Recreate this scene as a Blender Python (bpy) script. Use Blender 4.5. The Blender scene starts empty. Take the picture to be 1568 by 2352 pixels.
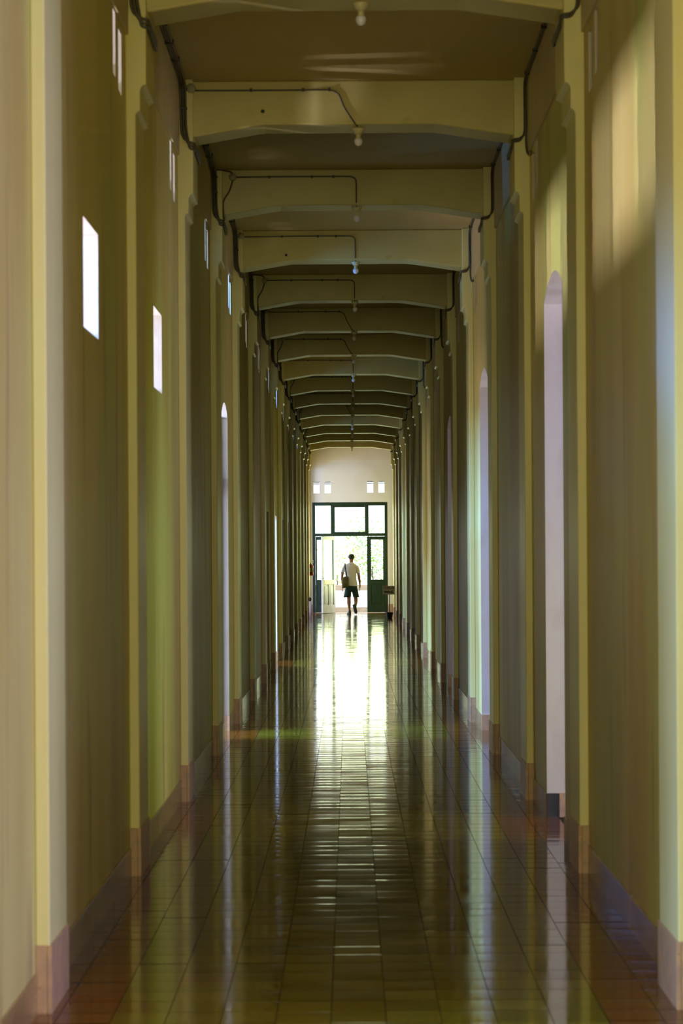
import bpy, bmesh, math, random
import numpy as np
from mathutils import Matrix, Vector
random.seed(7); rng = np.random.default_rng(7)
S = bpy.context.scene
C = S.collection
# ------------------------------------------------------------------ camera, world, lights, exposure
W, H = 1568, 2352
EYE = 1.683
cam = bpy.data.cameras.new('camera'); co = bpy.data.objects.new('camera', cam); C.objects.link(co)
cam.sensor_fit = 'AUTO'; cam.sensor_width = 36.0; cam.lens = 5230 / 2352 * 36
cam.shift_x = -(803 - 784) / 2352; cam.shift_y = (1275 - 1176) / 2352
co.matrix_world = Matrix.Translation((0, 0, EYE)) @ Matrix.Rotation(math.pi / 2, 4, 'X') @ Matrix.Rotation(-0.0062, 4, 'Z')
cam.dof.use_dof = True; cam.dof.focus_distance = 36; cam.dof.aperture_fstop = 5.6
cam.clip_end = 400; cam.clip_start = 0.05
S.camera = co
S.view_settings.view_transform = 'Standard'; S.view_settings.look = 'None'
S.view_settings.exposure = 0.0; S.view_settings.gamma = 1.0; S.view_settings.use_curve_mapping = False
S.cycles.max_bounces = 7; S.cycles.diffuse_bounces = 5; S.cycles.glossy_bounces = 4
S.cycles.use_adaptive_sampling = True; S.cycles.adaptive_threshold = 0.05
S.cycles.use_denoising = True; S.cycles.sample_clamp_indirect = 8.0
w = bpy.data.worlds.new('sky'); S.world = w; w.use_nodes = True
w.node_tree.nodes['Background'].inputs[0].default_value = (0.84, 0.92, 1.0, 1)
w.node_tree.nodes['Background'].inputs[1].default_value = 3.4

XL, XR = -1.167, 1.2527            # wall planes
PL, PR = -1.1136, 1.2017           # pilaster faces
D = 3.6; ZP = lambda i: (2.332 + i) * D    # front of pilaster i (distance from the lens)
YB, YE = -4.0, 66.4                # back and end walls
CEIL = 4.95; TH = 0.35; TL = 0.15

def area(name, loc, target, sx, sy, power, color, spread=180):
    l = bpy.data.lights.new(name, 'AREA'); l.shape = 'RECTANGLE'; l.size = sx; l.size_y = sy
    l.energy = power; l.color = color; l.spread = math.radians(spread)
    o = bpy.data.objects.new(name, l); C.objects.link(o); o.location = loc
    o.rotation_euler = (Vector(target) - Vector(loc)).to_track_quat('-Z', 'Y').to_euler()
    return o
SKYB = (0.09, 0.32, 1.0); WARM = (0.90, 0.76, 0.95)
# daylight at the openings on the gallery side: cool light from the sky above, warm light off the sunlit ground
for i, k in ((-1, 1.5), (3, 3.0), (7, 2.0), (11, 1.8), (14, 0.45)):
    yc = ZP(i + 1) - 1.4
    area('gallery_sky_light', (-4.2, yc - .7, 3.6), (-0.2, yc + .2, 0.9), 2.0, 1.4, 620 * k, SKYB)
    area('gallery_bounce_light', (-4.2, yc - .7, 0.3), (0.1, yc + .2, 2.3), 2.0, 1.2, 85 * k, WARM)
# light off the sunlit court, in strips between the gallery columns, through the two small wall openings
for zc in (ZP(1) - 1.655, ZP(2) - 1.655):
    for dy, k in ((-1.55, .5), (0.05, 1.0), (1.5, .7)):
        area('court_bounce_light', (-5.5, zc + dy, 2.0), (XL, zc, 2.92), .14, .5, 66 * k, (.74, .70, 1.0), 60)
# windows of the side rooms behind the arched openings on the right
for i, k in ((1, 1.1), (3, .7), (5, .3)):
    yc = ZP(i + 1) - 1.6
    area('side_room_light', (XR + 3.3, yc - 1.1, 1.9), (0, yc + .35, 1.9), 1.0, 2.2, 130 * k, (0.58, 0.60, 1.0))
area('garden_bounce_light', (XR + 2.6, ZP(2) - 1.6, 0.8), (XL, ZP(2) - 1.6, 1.3), 0.6, 1.0, 9, (0.55, 0.8, 0.08), 70)
area('side_room_light', (XR + 2.7, 5.6, 1.9), (-.6, 8.2, 2.0), 1.2, 2.4, 330, (0.40, 0.42, 1.0))  # added out of view, to cool and brighten the near left wall
area('end_wall_fill_light', (-5.0, 61.2, 2.6), (0.0, 66.3, 3.0), 3.4, 4.0, 118, (1.0, 0.95, 0.86))  # fill lamp added out of view to brighten the end wall
# daylight of the doorway behind the camera and of the doorway at the far end
area('rear_doorway_light', (0.0, YB + 0.1, 2.6), (0, 20, 2.3), 2.1, 3.6, 290, (0.96, 0.90, 0.42))
area('far_doorway_light', (0.05, YE + 0.45, 1.9), (0.05, 40, 1.8), 2.0, 2.6, 105, (0.86, 1.0, 0.38))

# ------------------------------------------------------------------ materials
def lin(c):
    return tuple((v / 255 / 12.92 if v / 255 <= .04045 else ((v / 255 + .055) / 1.055) ** 2.4) for v in c)
def mat(name, color, rough=0.6, spec=0.5, metal=0.0, var=None, emis=None):
    """var: (scale xyz, second colour, low, high, detail)"""
    m = bpy.data.materials.new(name); m.use_nodes = True
    nt = m.node_tree; b = nt.nodes['Principled BSDF']
    b.inputs['Base Color'].default_value = (*color, 1); b.inputs['Roughness'].default_value = rough
    b.inputs['Specular IOR Level'].default_value = spec; b.inputs['Metallic'].default_value = metal
    last = None
    for v in (var or []):
        sc, c2, lo, hi, det = v
        tc = nt.nodes.new('ShaderNodeTexCoord'); mp = nt.nodes.new('ShaderNodeMapping')
        mp.inputs['Scale'].default_value = sc; nt.links.new(tc.outputs['Object'], mp.inputs['Vector'])
        n = nt.nodes.new('ShaderNodeTexNoise'); n.inputs['Detail'].default_value = det; n.inputs['Scale'].default_value = 1
        nt.links.new(mp.outputs[0], n.inputs['Vector'])
        r = nt.nodes.new('ShaderNodeMapRange'); r.inputs[1].default_value = lo; r.inputs[2].default_value = hi
        nt.links.new(n.outputs[0], r.inputs[0])
        mx = nt.nodes.new('ShaderNodeMix'); mx.data_type = 'RGBA'
        nt.links.new(r.outputs[0], mx.inputs[0])
        if last is None: mx.inputs[6].default_value = (*color, 1)
        else: nt.links.new(last, mx.inputs[6])
        mx.inputs[7].default_value = (*c2, 1)
        last = mx.outputs[2]
    if last is not None: nt.links.new(last, b.inputs['Base Color'])
    return m
def bump(m, scale, strength, dist=0.002, detail=3):
    nt = m.node_tree; b = nt.nodes['Principled BSDF']
    tc = nt.nodes.new('ShaderNodeTexCoord'); mp = nt.nodes.new('ShaderNodeMapping'); mp.inputs['Scale'].default_value = scale
    n = nt.nodes.new('ShaderNodeTexNoise'); n.inputs['Scale'].default_value = 1; n.inputs['Detail'].default_value = detail
    bp = nt.nodes.new('ShaderNodeBump'); bp.inputs['Strength'].default_value = strength; bp.inputs['Distance'].default_value = dist
    nt.links.new(tc.outputs['Object'], mp.inputs[0]); nt.links.new(mp.outputs[0], n.inputs['Vector'])
    nt.links.new(n.outputs[0], bp.inputs['Height']); nt.links.new(bp.outputs[0], b.inputs['Normal'])
    return m
M = {}
M['wall'] = bump(mat('aged cream plaster', (0.64, 0.53, 0.165), 0.45, 0.35, var=[
    ((0.5, 1.4, 0.22), (0.53, 0.38, 0.09), 0.42, 0.62, 6), ((2, 1.3, 0.4), (0.52, 0.53, 0.12), 0.5, 0.7, 5), ((4, 6, 0.6), (0.38, 0.24, 0.09), 0.58, 0.76, 8)]), (4, 9, 1.2), 0.5, 0.004)
M['reveal'] = bump(mat('whitewashed opening reveal', (0.60, 0.53, 0.42), 0.6, 0.3, var=[((6, 6, 3), (0.52, 0.44, 0.33), 0.5, 0.75, 5)]), (20, 20, 9), 0.4, 0.004)
M['pilaster'] = bump(mat('cream painted pilaster plaster', (0.74, 0.66, 0.245), 0.40, 0.4, var=[
    ((2, 2, 0.5), (0.66, 0.57, 0.19), 0.45, 0.75, 5), ((30, 30, 9), (0.4, 0.28, 0.16), 0.74, 0.82, 4)]), (8, 8, 2), 0.4, 0.003)
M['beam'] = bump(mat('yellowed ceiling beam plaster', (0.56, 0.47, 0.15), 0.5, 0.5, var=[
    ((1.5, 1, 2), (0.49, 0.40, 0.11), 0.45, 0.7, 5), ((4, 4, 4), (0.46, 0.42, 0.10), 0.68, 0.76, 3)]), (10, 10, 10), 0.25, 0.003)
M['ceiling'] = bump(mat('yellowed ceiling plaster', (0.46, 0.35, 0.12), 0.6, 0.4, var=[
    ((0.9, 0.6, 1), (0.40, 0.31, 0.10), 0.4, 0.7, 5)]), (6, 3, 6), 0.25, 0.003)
M['frieze'] = mat('smooth cream frieze plaster', (0.56, 0.44, 0.19), 0.5, 0.5, var=[((1, 2, 1), (0.48, 0.37, 0.15), 0.4, 0.7, 5)])
M['stone'] = bump(mat('polished beige plinth stone', (0.54, 0.32, 0.14), 0.4, 0.5, var=[
    ((14, 14, 14), (0.40, 0.25, 0.14), 0.4, 0.65, 6), ((60, 60, 60), (0.22, 0.13, 0.07), 0.64, 0.74, 3)]), (20, 20, 6), 0.15, 0.002)
M['base'] = bump(mat('glazed brown baseboard stone', (0.36, 0.22, 0.07), 0.22, 0.5, var=[
    ((5, 3, 10), (0.26, 0.15, 0.05), 0.4, 0.65, 6)]), (10, 10, 6), 0.15, 0.002)
M['dark_stone'] = mat('near black stone block', (0.012, 0.012, 0.014), 0.25, 0.5)
M['endwall'] = bump(mat('pale end wall plaster', (0.80, 0.73, 0.56), 0.6, 0.4, var=[((1.2, 1.2, 0.8), (0.72, 0.63, 0.45), 0.45, 0.72, 5)]), (5, 5, 3), 0.3, 0.003)
M['grout'] = mat('dark grout bed', (0.03, 0.02, 0.01), 0.8, 0.3)
M['green'] = bump(mat('dark green painted joinery', (0.012, 0.030, 0.008), 0.45, 0.3, var=[((3, 3, 1), (0.020, 0.042, 0.007), 0.45, 0.7, 4)]), (30, 30, 3), 0.2, 0.002)
M['white_door'] = bump(mat('weathered pale door paint', (0.56, 0.55, 0.60), 0.5, 0.5, var=[((5, 5, 3), (0.46, 0.42, 0.42), 0.45, 0.7, 6)]), (20, 20, 3), 0.2, 0.002)
M['cream_door'] = mat('cream door rail paint', (0.75, 0.68, 0.48), 0.5, 0.5, var=[((8, 8, 8), (0.6, 0.5, 0.3), 0.5, 0.7, 4)])
M['teal'] = mat('dark teal door moulding paint', (0.02, 0.09, 0.09), 0.4)
M['wood'] = mat('dark brown wood', (0.10, 0.06, 0.03), 0.45, var=[((2, 2, 0.4), (0.07, 0.04, 0.02), 0.4, 0.7, 5)])
M['cable'] = mat('grime covered painted cable', (0.085, 0.065, 0.03), 0.45)
M['cable_pale'] = mat('paint covered cable', (0.20, 0.155, 0.075), 0.5)
M['clip'] = mat('dark cable clip', (0.04, 0.03, 0.02), 0.5)
M['jbox'] = mat('painted junction box', (0.33, 0.29, 0.13), 0.5)
M['holder'] = mat('yellowed porcelain lamp holder', (0.62, 0.54, 0.26), 0.35)
M['bulb'] = mat('frosted bulb glass', (0.82, 0.78, 0.80), 0.18, 0.6)
M['outdoor'] = mat('gallery paving', (0.55, 0.5, 0.45), 0.6)
M['parapet'] = mat('white parapet paint', (0.85, 0.84, 0.82), 0.7)
M['parapet_band'] = mat('pale sandstone band', (0.46, 0.36, 0.27), 0.7, var=[((6, 6, 6), (0.40, 0.30, 0.21), 0.4, 0.7, 4)])
M['red'] = mat('red painted steel', (0.42, 0.012, 0.008), 0.3)
M['label'] = mat('pale paper label', (0.6, 0.5, 0.38), 0.6)
M['black'] = mat('black rubber', (0.008, 0.008, 0.008), 0.5)
M['metal'] = mat('bare steel', (0.7, 0.7, 0.7), 0.3, metal=1.0)
M['greenblack'] = mat('dark green black paint', (0.006, 0.028, 0.02), 0.45)
M['board'] = mat('pale grey sign board', (0.48, 0.42, 0.38), 0.6)
M['ink'] = mat('dark green sign ink', (0.01, 0.03, 0.015), 0.6)
M['pipe'] = mat('pale pinkish painted pipe', (0.6, 0.5, 0.44), 0.45)
M['skin'] = mat('tanned skin', (0.33, 0.16, 0.085), 0.5, var=[((20, 20, 20), (0.29, 0.135, 0.07), 0.4, 0.7, 3)])
M['shirt'] = bump(mat('light grey cotton', (0.80, 0.81, 0.90), 0.85), (9, 9, 3), 1.0, 0.03, 3)
M['print'] = mat('faded blue grey print', (0.2, 0.24, 0.32), 0.8)
M['shorts'] = bump(mat('dark teal cotton', (0.012, 0.045, 0.05), 0.85), (10, 10, 4), 0.6, 0.02, 3)
M['hair'] = bump(mat('short dark hair', (0.03, 0.028, 0.012), 0.6), (120, 120, 120), 0.6, 0.004)
M['shoe'] = mat('dark grey green shoe', (0.03, 0.05, 0.045), 0.6)
M['sole'] = mat('dark shoe sole', (0.045, 0.065, 0.06), 0.7)
M['bag'] = bump(mat('olive canvas', (0.11, 0.10, 0.035), 0.85), (60, 60, 60), 0.4, 0.004)
M['strap'] = mat('dark olive webbing', (0.035, 0.05, 0.02), 0.8)
M['zip'] = mat('brass zip', (0.5, 0.36, 0.1), 0.4, metal=0.5)
M['bark'] = mat('grey brown bark', (0.12, 0.09, 0.06), 0.9)
def leaf_mat(name, c, c2):
    m = mat(name, c, 0.5, 0.4, var=[((2, 2, 2), c2, 0.4, 0.6, 3)])
    return m
M['leaf'] = leaf_mat('bright green leaves', (0.10, 0.30, 0.02), (0.26, 0.34, 0.02))
M['leaf2'] = leaf_mat('yellow green leaves', (0.22, 0.36, 0.04), (0.40, 0.36, 0.03))
def glass():
    m = bpy.data.materials.new('clear window glass'); m.use_nodes = True; nt = m.node_tree; nt.nodes.clear()
    o = nt.nodes.new('ShaderNodeOutputMaterial'); t = nt.nodes.new('ShaderNodeBsdfTransparent'); g = nt.nodes.new('ShaderNodeBsdfGlossy')
    g.inputs['Roughness'].default_value = 0.02; mx = nt.nodes.new('ShaderNodeMixShader'); lw_ = nt.nodes.new('ShaderNodeLayerWeight'); lw_.inputs[0].default_value = .5; f = nt.nodes.new('ShaderNodeMath'); f.operation = 'POWER'; f.inputs[1].default_value = 5; nt.links.new(lw_.outputs['Facing'], f.inputs[0])
    t.inputs[0].default_value = (0.99, 1.0, 0.99, 1)
    nt.links.new(f.outputs[0], mx.inputs[0]); nt.links.new(t.outputs[0], mx.inputs[1]); nt.links.new(g.outputs[0], mx.inputs[2]); nt.links.new(mx.outputs[0], o.inputs[0])
    return m
M['glass'] = glass()

# floor tile material: colour per tile, warmer border columns
def floor_mat():
    m = bpy.data.materials.new('glazed cement floor tiles'); m.use_nodes = True; nt = m.node_tree; b = nt.nodes['Principled BSDF']
    L = nt.links.new; N = nt.nodes.new
    a = N('ShaderNodeAttribute'); a.attribute_name = 'tile_random'
    e = N('ShaderNodeAttribute'); e.attribute_name = 'tile_border'
    cr = N('ShaderNodeValToRGB'); cr.color_ramp.elements[0].color = (0.125, 0.080, 0.002, 1); cr.color_ramp.elements[1].color = (0.21, 0.145, 0.006, 1)
    el = cr.color_ramp.elements.new(0.5); el.color = (0.165, 0.112, 0.004, 1)
    L(a.outputs['Fac'], cr.inputs[0])
    c2 = N('ShaderNodeMix'); c2.data_type = 'RGBA'; L(e.outputs['Fac'], c2.inputs[0]); L(cr.outputs[0], c2.inputs[6]); c2.inputs[7].default_value = (0.19, 0.035, 0.002, 1)
    tc = N('ShaderNodeTexCoord'); n = N('ShaderNodeTexNoise'); n.inputs['Scale'].default_value = 60; n.inputs['Detail'].default_value = 4; L(tc.outputs['Object'], n.inputs['Vector'])
    n2 = N('ShaderNodeTexNoise'); n2.inputs['Scale'].default_value = 3; n2.inputs['Detail'].default_value = 4; L(tc.outputs['Object'], n2.inputs['Vector'])
    r = N('ShaderNodeMapRange'); r.inputs[1].default_value = .3; r.inputs[2].default_value = .7; r.inputs[3].default_value = 0.7; r.inputs[4].default_value = 1.2; L(n.outputs[0], r.inputs[0])
    v = N('ShaderNodeVectorMath'); v.operation = 'SCALE'; L(c2.outputs[2], v.inputs[0]); L(r.outputs[0], v.inputs['Scale']); L(v.outputs[0], b.inputs['Base Color'])
    rr = N('ShaderNodeMapRange'); rr.inputs[1].default_value = .3; rr.inputs[2].default_value = .7; rr.inputs[3].default_value = 0.05; rr.inputs[4].default_value = 0.12; L(n2.outputs[0], rr.inputs[0]); L(rr.outputs[0], b.inputs['Roughness'])
    b.inputs['Specular IOR Level'].default_value = 0.5
    return m
M['floor'] = floor_mat()

# ------------------------------------------------------------------ helpers
def props(o, label=None, cat=None, group=None, kind=None):
    if label: o['label'] = label
    if cat: o['category'] = cat
    if group: o['group'] = group
    if kind: o['kind'] = kind
    return o
def obj(name, bm, m, parent=None, smooth=False, bevel=0, seg=2):
    me = bpy.data.meshes.new(name)
    bmesh.ops.recalc_face_normals(bm, faces=bm.faces)
    bm.to_mesh(me); bm.free()
    for mm in (m if isinstance(m, (list, tuple)) else [m]): me.materials.append(M[mm])
    if smooth:
        for p in me.polygons: p.use_smooth = True
    o = bpy.data.objects.new(name, me); C.objects.link(o)
    if parent: o.parent = parent
    if bevel:
        md = o.modifiers.new('bevel', 'BEVEL'); md.width = bevel; md.segments = seg; md.limit_method = 'ANGLE'; md.angle_limit = math.radians(35)
    return o
def empty(name, loc=(0, 0, 0), **k):
    o = bpy.data.objects.new(name, None); C.objects.link(o); o.location = loc; o.empty_display_size = .1
    return props(o, **k)
def local(parts, root):
    for p in parts: p.parent = root
def box(bm, x0, x1, y0, y1, z0, z1, mi=0):
    vs = [bm.verts.new((x, y, z)) for x in (x0, x1) for y in (y0, y1) for z in (z0, z1)]
    for f in ((0, 1, 3, 2), (4, 6, 7, 5), (0, 4, 5, 1), (2, 3, 7, 6), (0, 2, 6, 4), (1, 5, 7, 3)):
        bm.faces.new([vs[i] for i in f]).material_index = mi
    return vs
def prism(bm, pts, y0, y1):
    """polygon in x,z extruded along y"""
    a = [bm.verts.new((x, y0, z)) for x, z in pts]; b = [bm.verts.new((x, y1, z)) for x, z in pts]
    n = len(pts)
    bm.faces.new(a); bm.faces.new(b[::-1])
    for i in range(n): bm.faces.new((a[i], a[(i + 1) % n], b[(i + 1) % n], b[i]))
def lathe(bm, prof, c=(0, 0, 0), n=20, axis='Z'):
    rings = []
    for r, z in prof:
        ring = []
        for k in range(n):
            t = 2 * math.pi * k / n; p = (r * math.cos(t), r * math.sin(t), z)
            if axis == 'X': p = (z, p[0], p[1])
            if axis == 'Y': p = (p[0], z, p[1])
            ring.append(bm.verts.new((c[0] + p[0], c[1] + p[1], c[2] + p[2])))
        rings.append(ring)
    for a, b in zip(rings, rings[1:]):
        for k in range(n): bm.faces.new((a[k], a[(k + 1) % n], b[(k + 1) % n], b[k]))
    bm.faces.new(rings[0][::-1]); bm.faces.new(rings[-1])
def smooth_path(pts, n=5):
    pts = [Vector(p) for p in pts]; out = []
    for i in range(len(pts) - 1):
        p0 = pts[max(i - 1, 0)]; p1 = pts[i]; p2 = pts[i + 1]; p3 = pts[min(i + 2, len(pts) - 1)]
        L = (p2 - p1).length
        t1 = (p2 - p0); t1 = t1.normalized() * min(L, (p1 - p0).length if i else L) if t1.length else t1
        t2 = (p3 - p1); t2 = t2.normalized() * min(L, (p3 - p2).length if i < len(pts) - 2 else L) if t2.length else t2
        for k in range(n):
            t = k / n; h = (2*t**3 - 3*t*t + 1, t**3 - 2*t*t + t, -2*t**3 + 3*t*t, t**3 - t*t)
            out.append(p1*h[0] + t1*h[1] + p2*h[2] + t2*h[3])
    out.append(pts[-1]); return out
def tube(bm, pts, r, n=6, smooth=True):
    pts = smooth_path(pts) if smooth else [Vector(p) for p in pts]
    rs = r if isinstance(r, (list, tuple)) else [r] * len(pts)
    up = None; rings = []
    for i, p in enumerate(pts):
        d = (pts[min(i + 1, len(pts) - 1)] - pts[max(i - 1, 0)]).normalized()
        if up is None:
            up = d.orthogonal().normalized()
        else:
            up = (up - d * up.dot(d)); up = up.normalized() if up.length > 1e-6 else d.orthogonal().normalized()
        s = d.cross(up)
        rings.append([bm.verts.new(p + (up * math.cos(2*math.pi*k/n) + s * math.sin(2*math.pi*k/n)) * rs[i]) for k in range(n)])
    for a, b in zip(rings, rings[1:]):
        for k in range(n): bm.faces.new((a[k], a[(k + 1) % n], b[(k + 1) % n], b[k]))
    bm.faces.new(rings[0][::-1]); bm.faces.new(rings[-1])
def loft(bm, rings, n=20, cap=True, pw=2.0):
    """rings: (centre, axis a (Vector with length), axis b)"""
    R = []
    for c, a, b in rings:
        c, a, b = Vector(c), Vector(a), Vector(b); ring = []
        for k in range(n):
            t = 2 * math.pi * k / n; ct, st = math.cos(t), math.sin(t)
            q = (abs(ct) ** pw + abs(st) ** pw) ** (-1 / pw)
            ring.append(bm.verts.new(c + a * ct * q + b * st * q))
        R.append(ring)
    for a, b in zip(R, R[1:]):
        for k in range(n): bm.faces.new((a[k], a[(k + 1) % n], b[(k + 1) % n], b[k]))
    if cap: bm.faces.new(R[0][::-1]); bm.faces.new(R[-1])

# ------------------------------------------------------------------ floor: every tile a slightly domed slab in one mesh
def build_floor():
    us = np.array([-1, -.985, -.955, -.91, -.84, -.72, -.5, 0, .5, .72, .84, .91, .955, .985, 1.0])
    T, g = 0.2, 0.0016; half = T / 2 - g
    x_lines = [0.122 + T * k for k in range(-7, 7)]
    rows = int((YE + 0.2 - (-1.0)) / T)
    V = []; F = []; R = []; Bd = []
    nz = len(us); xs_n = 5; xu = np.array([-1, -.9, 0, .9, 1.0])
    base = 0
    for ci, x0 in enumerate(x_lines[:-1]):
        xc = x0 + T / 2
        for r in range(rows):
            yc = -1.0 + T * r + T / 2
            A = 0.00010 + 0.00095 * rng.random() ** 1.6; p = 7
            tilt = rng.normal(0, 0.0024); tx = rng.normal(0, 0.0004)
            lip = rng.normal(0, 0.0002)
            uu, vv = np.meshgrid(us, xu, indexing='ij')
            X = xc + vv * half; Y = yc + uu * half
            Z = -A * np.abs(uu) ** (p + 1) - 0.0005 * np.abs(uu) ** 2.0 * 0.35  + tilt * uu * half + tx * vv * half + lip
            V.append(np.stack([X, Y, Z], -1).reshape(-1, 3))
            i = np.arange(nz - 1)[:, None] * xs_n + np.arange(xs_n - 1)[None, :] + base
            i = i.reshape(-1)
            F.append(np.stack([i, i + 1, i + 1 + xs_n, i + xs_n], -1))
            rv = rng.random(); bd = 1.0 if ci in (1, 11) else (0.8 if ci in (0, 12) else 0.0)
            if bd == 0 and rng.random() < 0.02: bd = 0.4
            if bd == 1.0: bd = 0.8 + 0.2 * rng.random()
            R.append(np.full(nz * xs_n, rv)); Bd.append(np.full(nz * xs_n, bd))
            base += nz * xs_n
    V = np.concatenate(V).astype(np.float32); F = np.concatenate(F).astype(np.int32)
    me = bpy.data.meshes.new('floor'); nf = len(F)
    me.vertices.add(len(V)); me.vertices.foreach_set('co', V.ravel())
    me.loops.add(nf * 4); me.loops.foreach_set('vertex_index', F.ravel())
    me.polygons.add(nf); me.polygons.foreach_set('loop_start', np.arange(0, nf * 4, 4, dtype=np.int32))
    me.polygons.foreach_set('use_smooth', np.ones(nf, dtype=bool))
    me.update()
    for nm, arr in (('tile_random', R), ('tile_border', Bd)):
        at = me.attributes.new(nm, 'FLOAT', 'POINT'); at.data.foreach_set('value', np.concatenate(arr).astype(np.float32))
    me.materials.append(M['floor'])
    o = bpy.data.objects.new('floor', me); C.objects.link(o); props(o, kind='structure')
    bm = bmesh.new(); box(bm, -1.6, 1.7, YB - .3, YE + .3, -0.2, -0.0028)
    obj('grout_bed', bm, 'grout', o)
    return o
build_floor()

# ------------------------------------------------------------------ walls with openings
def wall_mesh(name, xin, xout, holes, m):
    """vertical wall in the y,z plane between xin (room side) and xout; holes = dict(y0,y1,z0,z1,rise)"""
    bm = bmesh.new(); cols = []
    for h in holes:
        n = 12 if h.get('rise') else 1
        for k in range(n):
            a = h['y0'] + (h['y1'] - h['y0']) * k / n; b = h['y0'] + (h['y1'] - h['y0']) * (k + 1) / n
            f = lambda t: h['z1'] + (h.get('rise', 0)) * (1 - (2 * t - 1) ** 2)
            cols.append((a, b, h['z0'], f(k / n), f((k + 1) / n), h, k == 0, k == n - 1))
    br = sorted(set([YB, YE] + [c[0] for c in cols] + [c[1] for c in cols]))
    def quad(p, mi=0): bm.faces.new([bm.verts.new(q) for q in p]).material_index = mi
    for a, b in zip(br, br[1:]):
        over = sorted([c for c in cols if c[0] <= a + 1e-7 and c[1] >= b - 1e-7], key=lambda c: c[2])
        for x in (xin, xout):
            za, zb = -0.01, -0.01
            for c in over:
                if c[2] > za + 1e-5: quad(((x, a, za), (x, b, zb), (x, b, c[2]), (x, a, c[2])))
                za, zb = c[3], c[4]
            quad(((x, a, za), (x, b, zb), (x, b, CEIL + .05), (x, a, CEIL + .05)))
    for a, b, z0, t0, t1, h, first, last in cols:
        xo = xin + (xout - xin) * h.get('depth', 1.0)
        quad(((xin, a, t0), (xin, b, t1), (xo, b, t1), (xo, a, t0)), 1)
        if z0 > 0: quad(((xin, a, z0), (xin, b, z0), (xo, b, z0), (xo, a, z0)), 1)
        if first: quad(((xin, a, z0), (xin, a, t0), (xo, a, t0), (xo, a, z0)), 1)
        if last: quad(((xin, b, z0), (xin, b, t1), (xo, b, t1), (xo, b, z0)), 1)
        if h.get('depth'): quad(((xo, a, z0), (xo, b, z0), (xo, b, t1), (xo, a, t0)))
    bmesh.ops.remove_doubles(bm, verts=bm.verts, dist=1e-5)
    return props(obj(name, bm, [m, 'reveal']), kind='structure')
LH, RH = [], []; l_gaps, r_gaps = [], []
for i in range(-1, 15):
    yf = ZP(i + 1)
    for L in (LH, RH):
        L.append(dict(y0=yf - .625, y1=yf - .50, z0=4.10, z1=4.425)); L.append(dict(y0=yf - .36, y1=yf - .20, z0=4.07, z1=4.385))
        if L is RH: L[-1]['depth'] = L[-2]['depth'] = 0.5
    if i == -1:
        d = dict(y0=yf - 2.6, y1=yf - .9, z0=-.01, z1=3.28, rise=.13); RH.append(d); r_gaps.append(d)  # unseen opening, added to let the fill reach the near left wall
    if i in (-1, 3, 11, 14):
        d = dict(y0=yf - 1.925, y1=yf - .9, z0=-.01, z1=3.0, rise=.12); LH.append(d); l_gaps.append(d)
    if i in (0, 1):
        LH.append(dict(y0=yf - 1.95, y1=yf - 1.36, z0=2.698, z1=3.187))
    if i == 7:
        d = dict(y0=yf - 2.6, y1=yf - .8, z0=-.01, z1=2.31); LH.append(d); l_gaps.append(d)
    if i in (6, 8, 9):
        d = dict(y0=yf - 3.0, y1=yf - .75, z0=-.01, z1=2.31, depth=.8); LH.append(d); l_gaps.append(d)
    if i in (1, 3, 5):
        d = dict(y0=yf - 2.255, y1=yf - 1.01, z0=-.01, z1=3.28, rise=.13); RH.append(d); r_gaps.append(d)
d = dict(y0=63.7, y1=66.1, z0=-.01, z1=4.15, rise=.12); LH.append(d); l_gaps.append(d)  # hidden tall opening, added to let the fill reach the end wall
wall_mesh('wall_left', XL, XL - TL, LH, 'wall')
wall_mesh('wall_right', XR, XR + TH, RH, 'wall')
# transom bars across the gallery openings
n = 1
for d in l_gaps:
    if d.get('rise') and d['y0'] < 63:
        bm = bmesh.new(); box(bm, XL - .145, XL - .06, d['y0'], d['y1'], 2.32, 2.44)
        box(bm, XL - .145, XL - .06, d['y0'], d['y0'] + .05, 0, 3.02); box(bm, XL - .145, XL - .06, d['y1'] - .05, d['y1'], 0, 3.02)
        props(obj('trim_%d' % n, bm, 'wood', bevel=.004), kind='structure'); n += 1
# side rooms behind the arched openings
bm = bmesh.new(); x1 = XR + 3.4; ya, yb_ = 3.0, 31.0; z1_ = 4.2
for p in (((XR + TH, ya, 0), (x1, ya, 0), (x1, ya, z1_), (XR + TH, ya, z1_)), ((XR + TH, yb_, 0), (x1, yb_, 0), (x1, yb_, z1_), (XR + TH, yb_, z1_)),
          ((x1, ya, 0), (x1, yb_, 0), (x1, yb_, z1_), (x1, ya, z1_)), ((XR + TH, ya, z1_), (x1, ya, z1_), (x1, yb_, z1_), (XR + TH, yb_, z1_)), ((XR + TH, ya, -.004), (x1, ya, -.004), (x1, yb_, -.004), (XR + TH, yb_, -.004))):
    bm.faces.new([bm.verts.new(q) for q in p])
props(obj('wall_side_rooms', bm, 'wall'), kind='structure')
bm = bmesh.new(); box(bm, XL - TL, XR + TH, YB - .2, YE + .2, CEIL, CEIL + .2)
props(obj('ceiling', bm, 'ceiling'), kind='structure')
# back wall with a doorway behind the camera
bm = bmesh.new()
box(bm, XL - TH, -1.06, YB - .25, YB, 0, CEIL); box(bm, 1.1, XR + TH, YB - .25, YB, 0, CEIL); box(bm, -1.06, 1.1, YB - .25, YB, 3.9, CEIL)
props(obj('wall_back', bm, 'wall'), kind='structure')
# frieze along the top of both walls
for k, (xa, xb, nm) in enumerate(((XL - .01, XL + .018, 'trim_10'), (XR - .018, XR + .01, 'trim_11'))):
    bm = bmesh.new(); box(bm, xa, xb, YB, YE, 4.43, CEIL)
    props(obj(nm, bm, 'frieze', bevel=.004), kind='structure')
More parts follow.
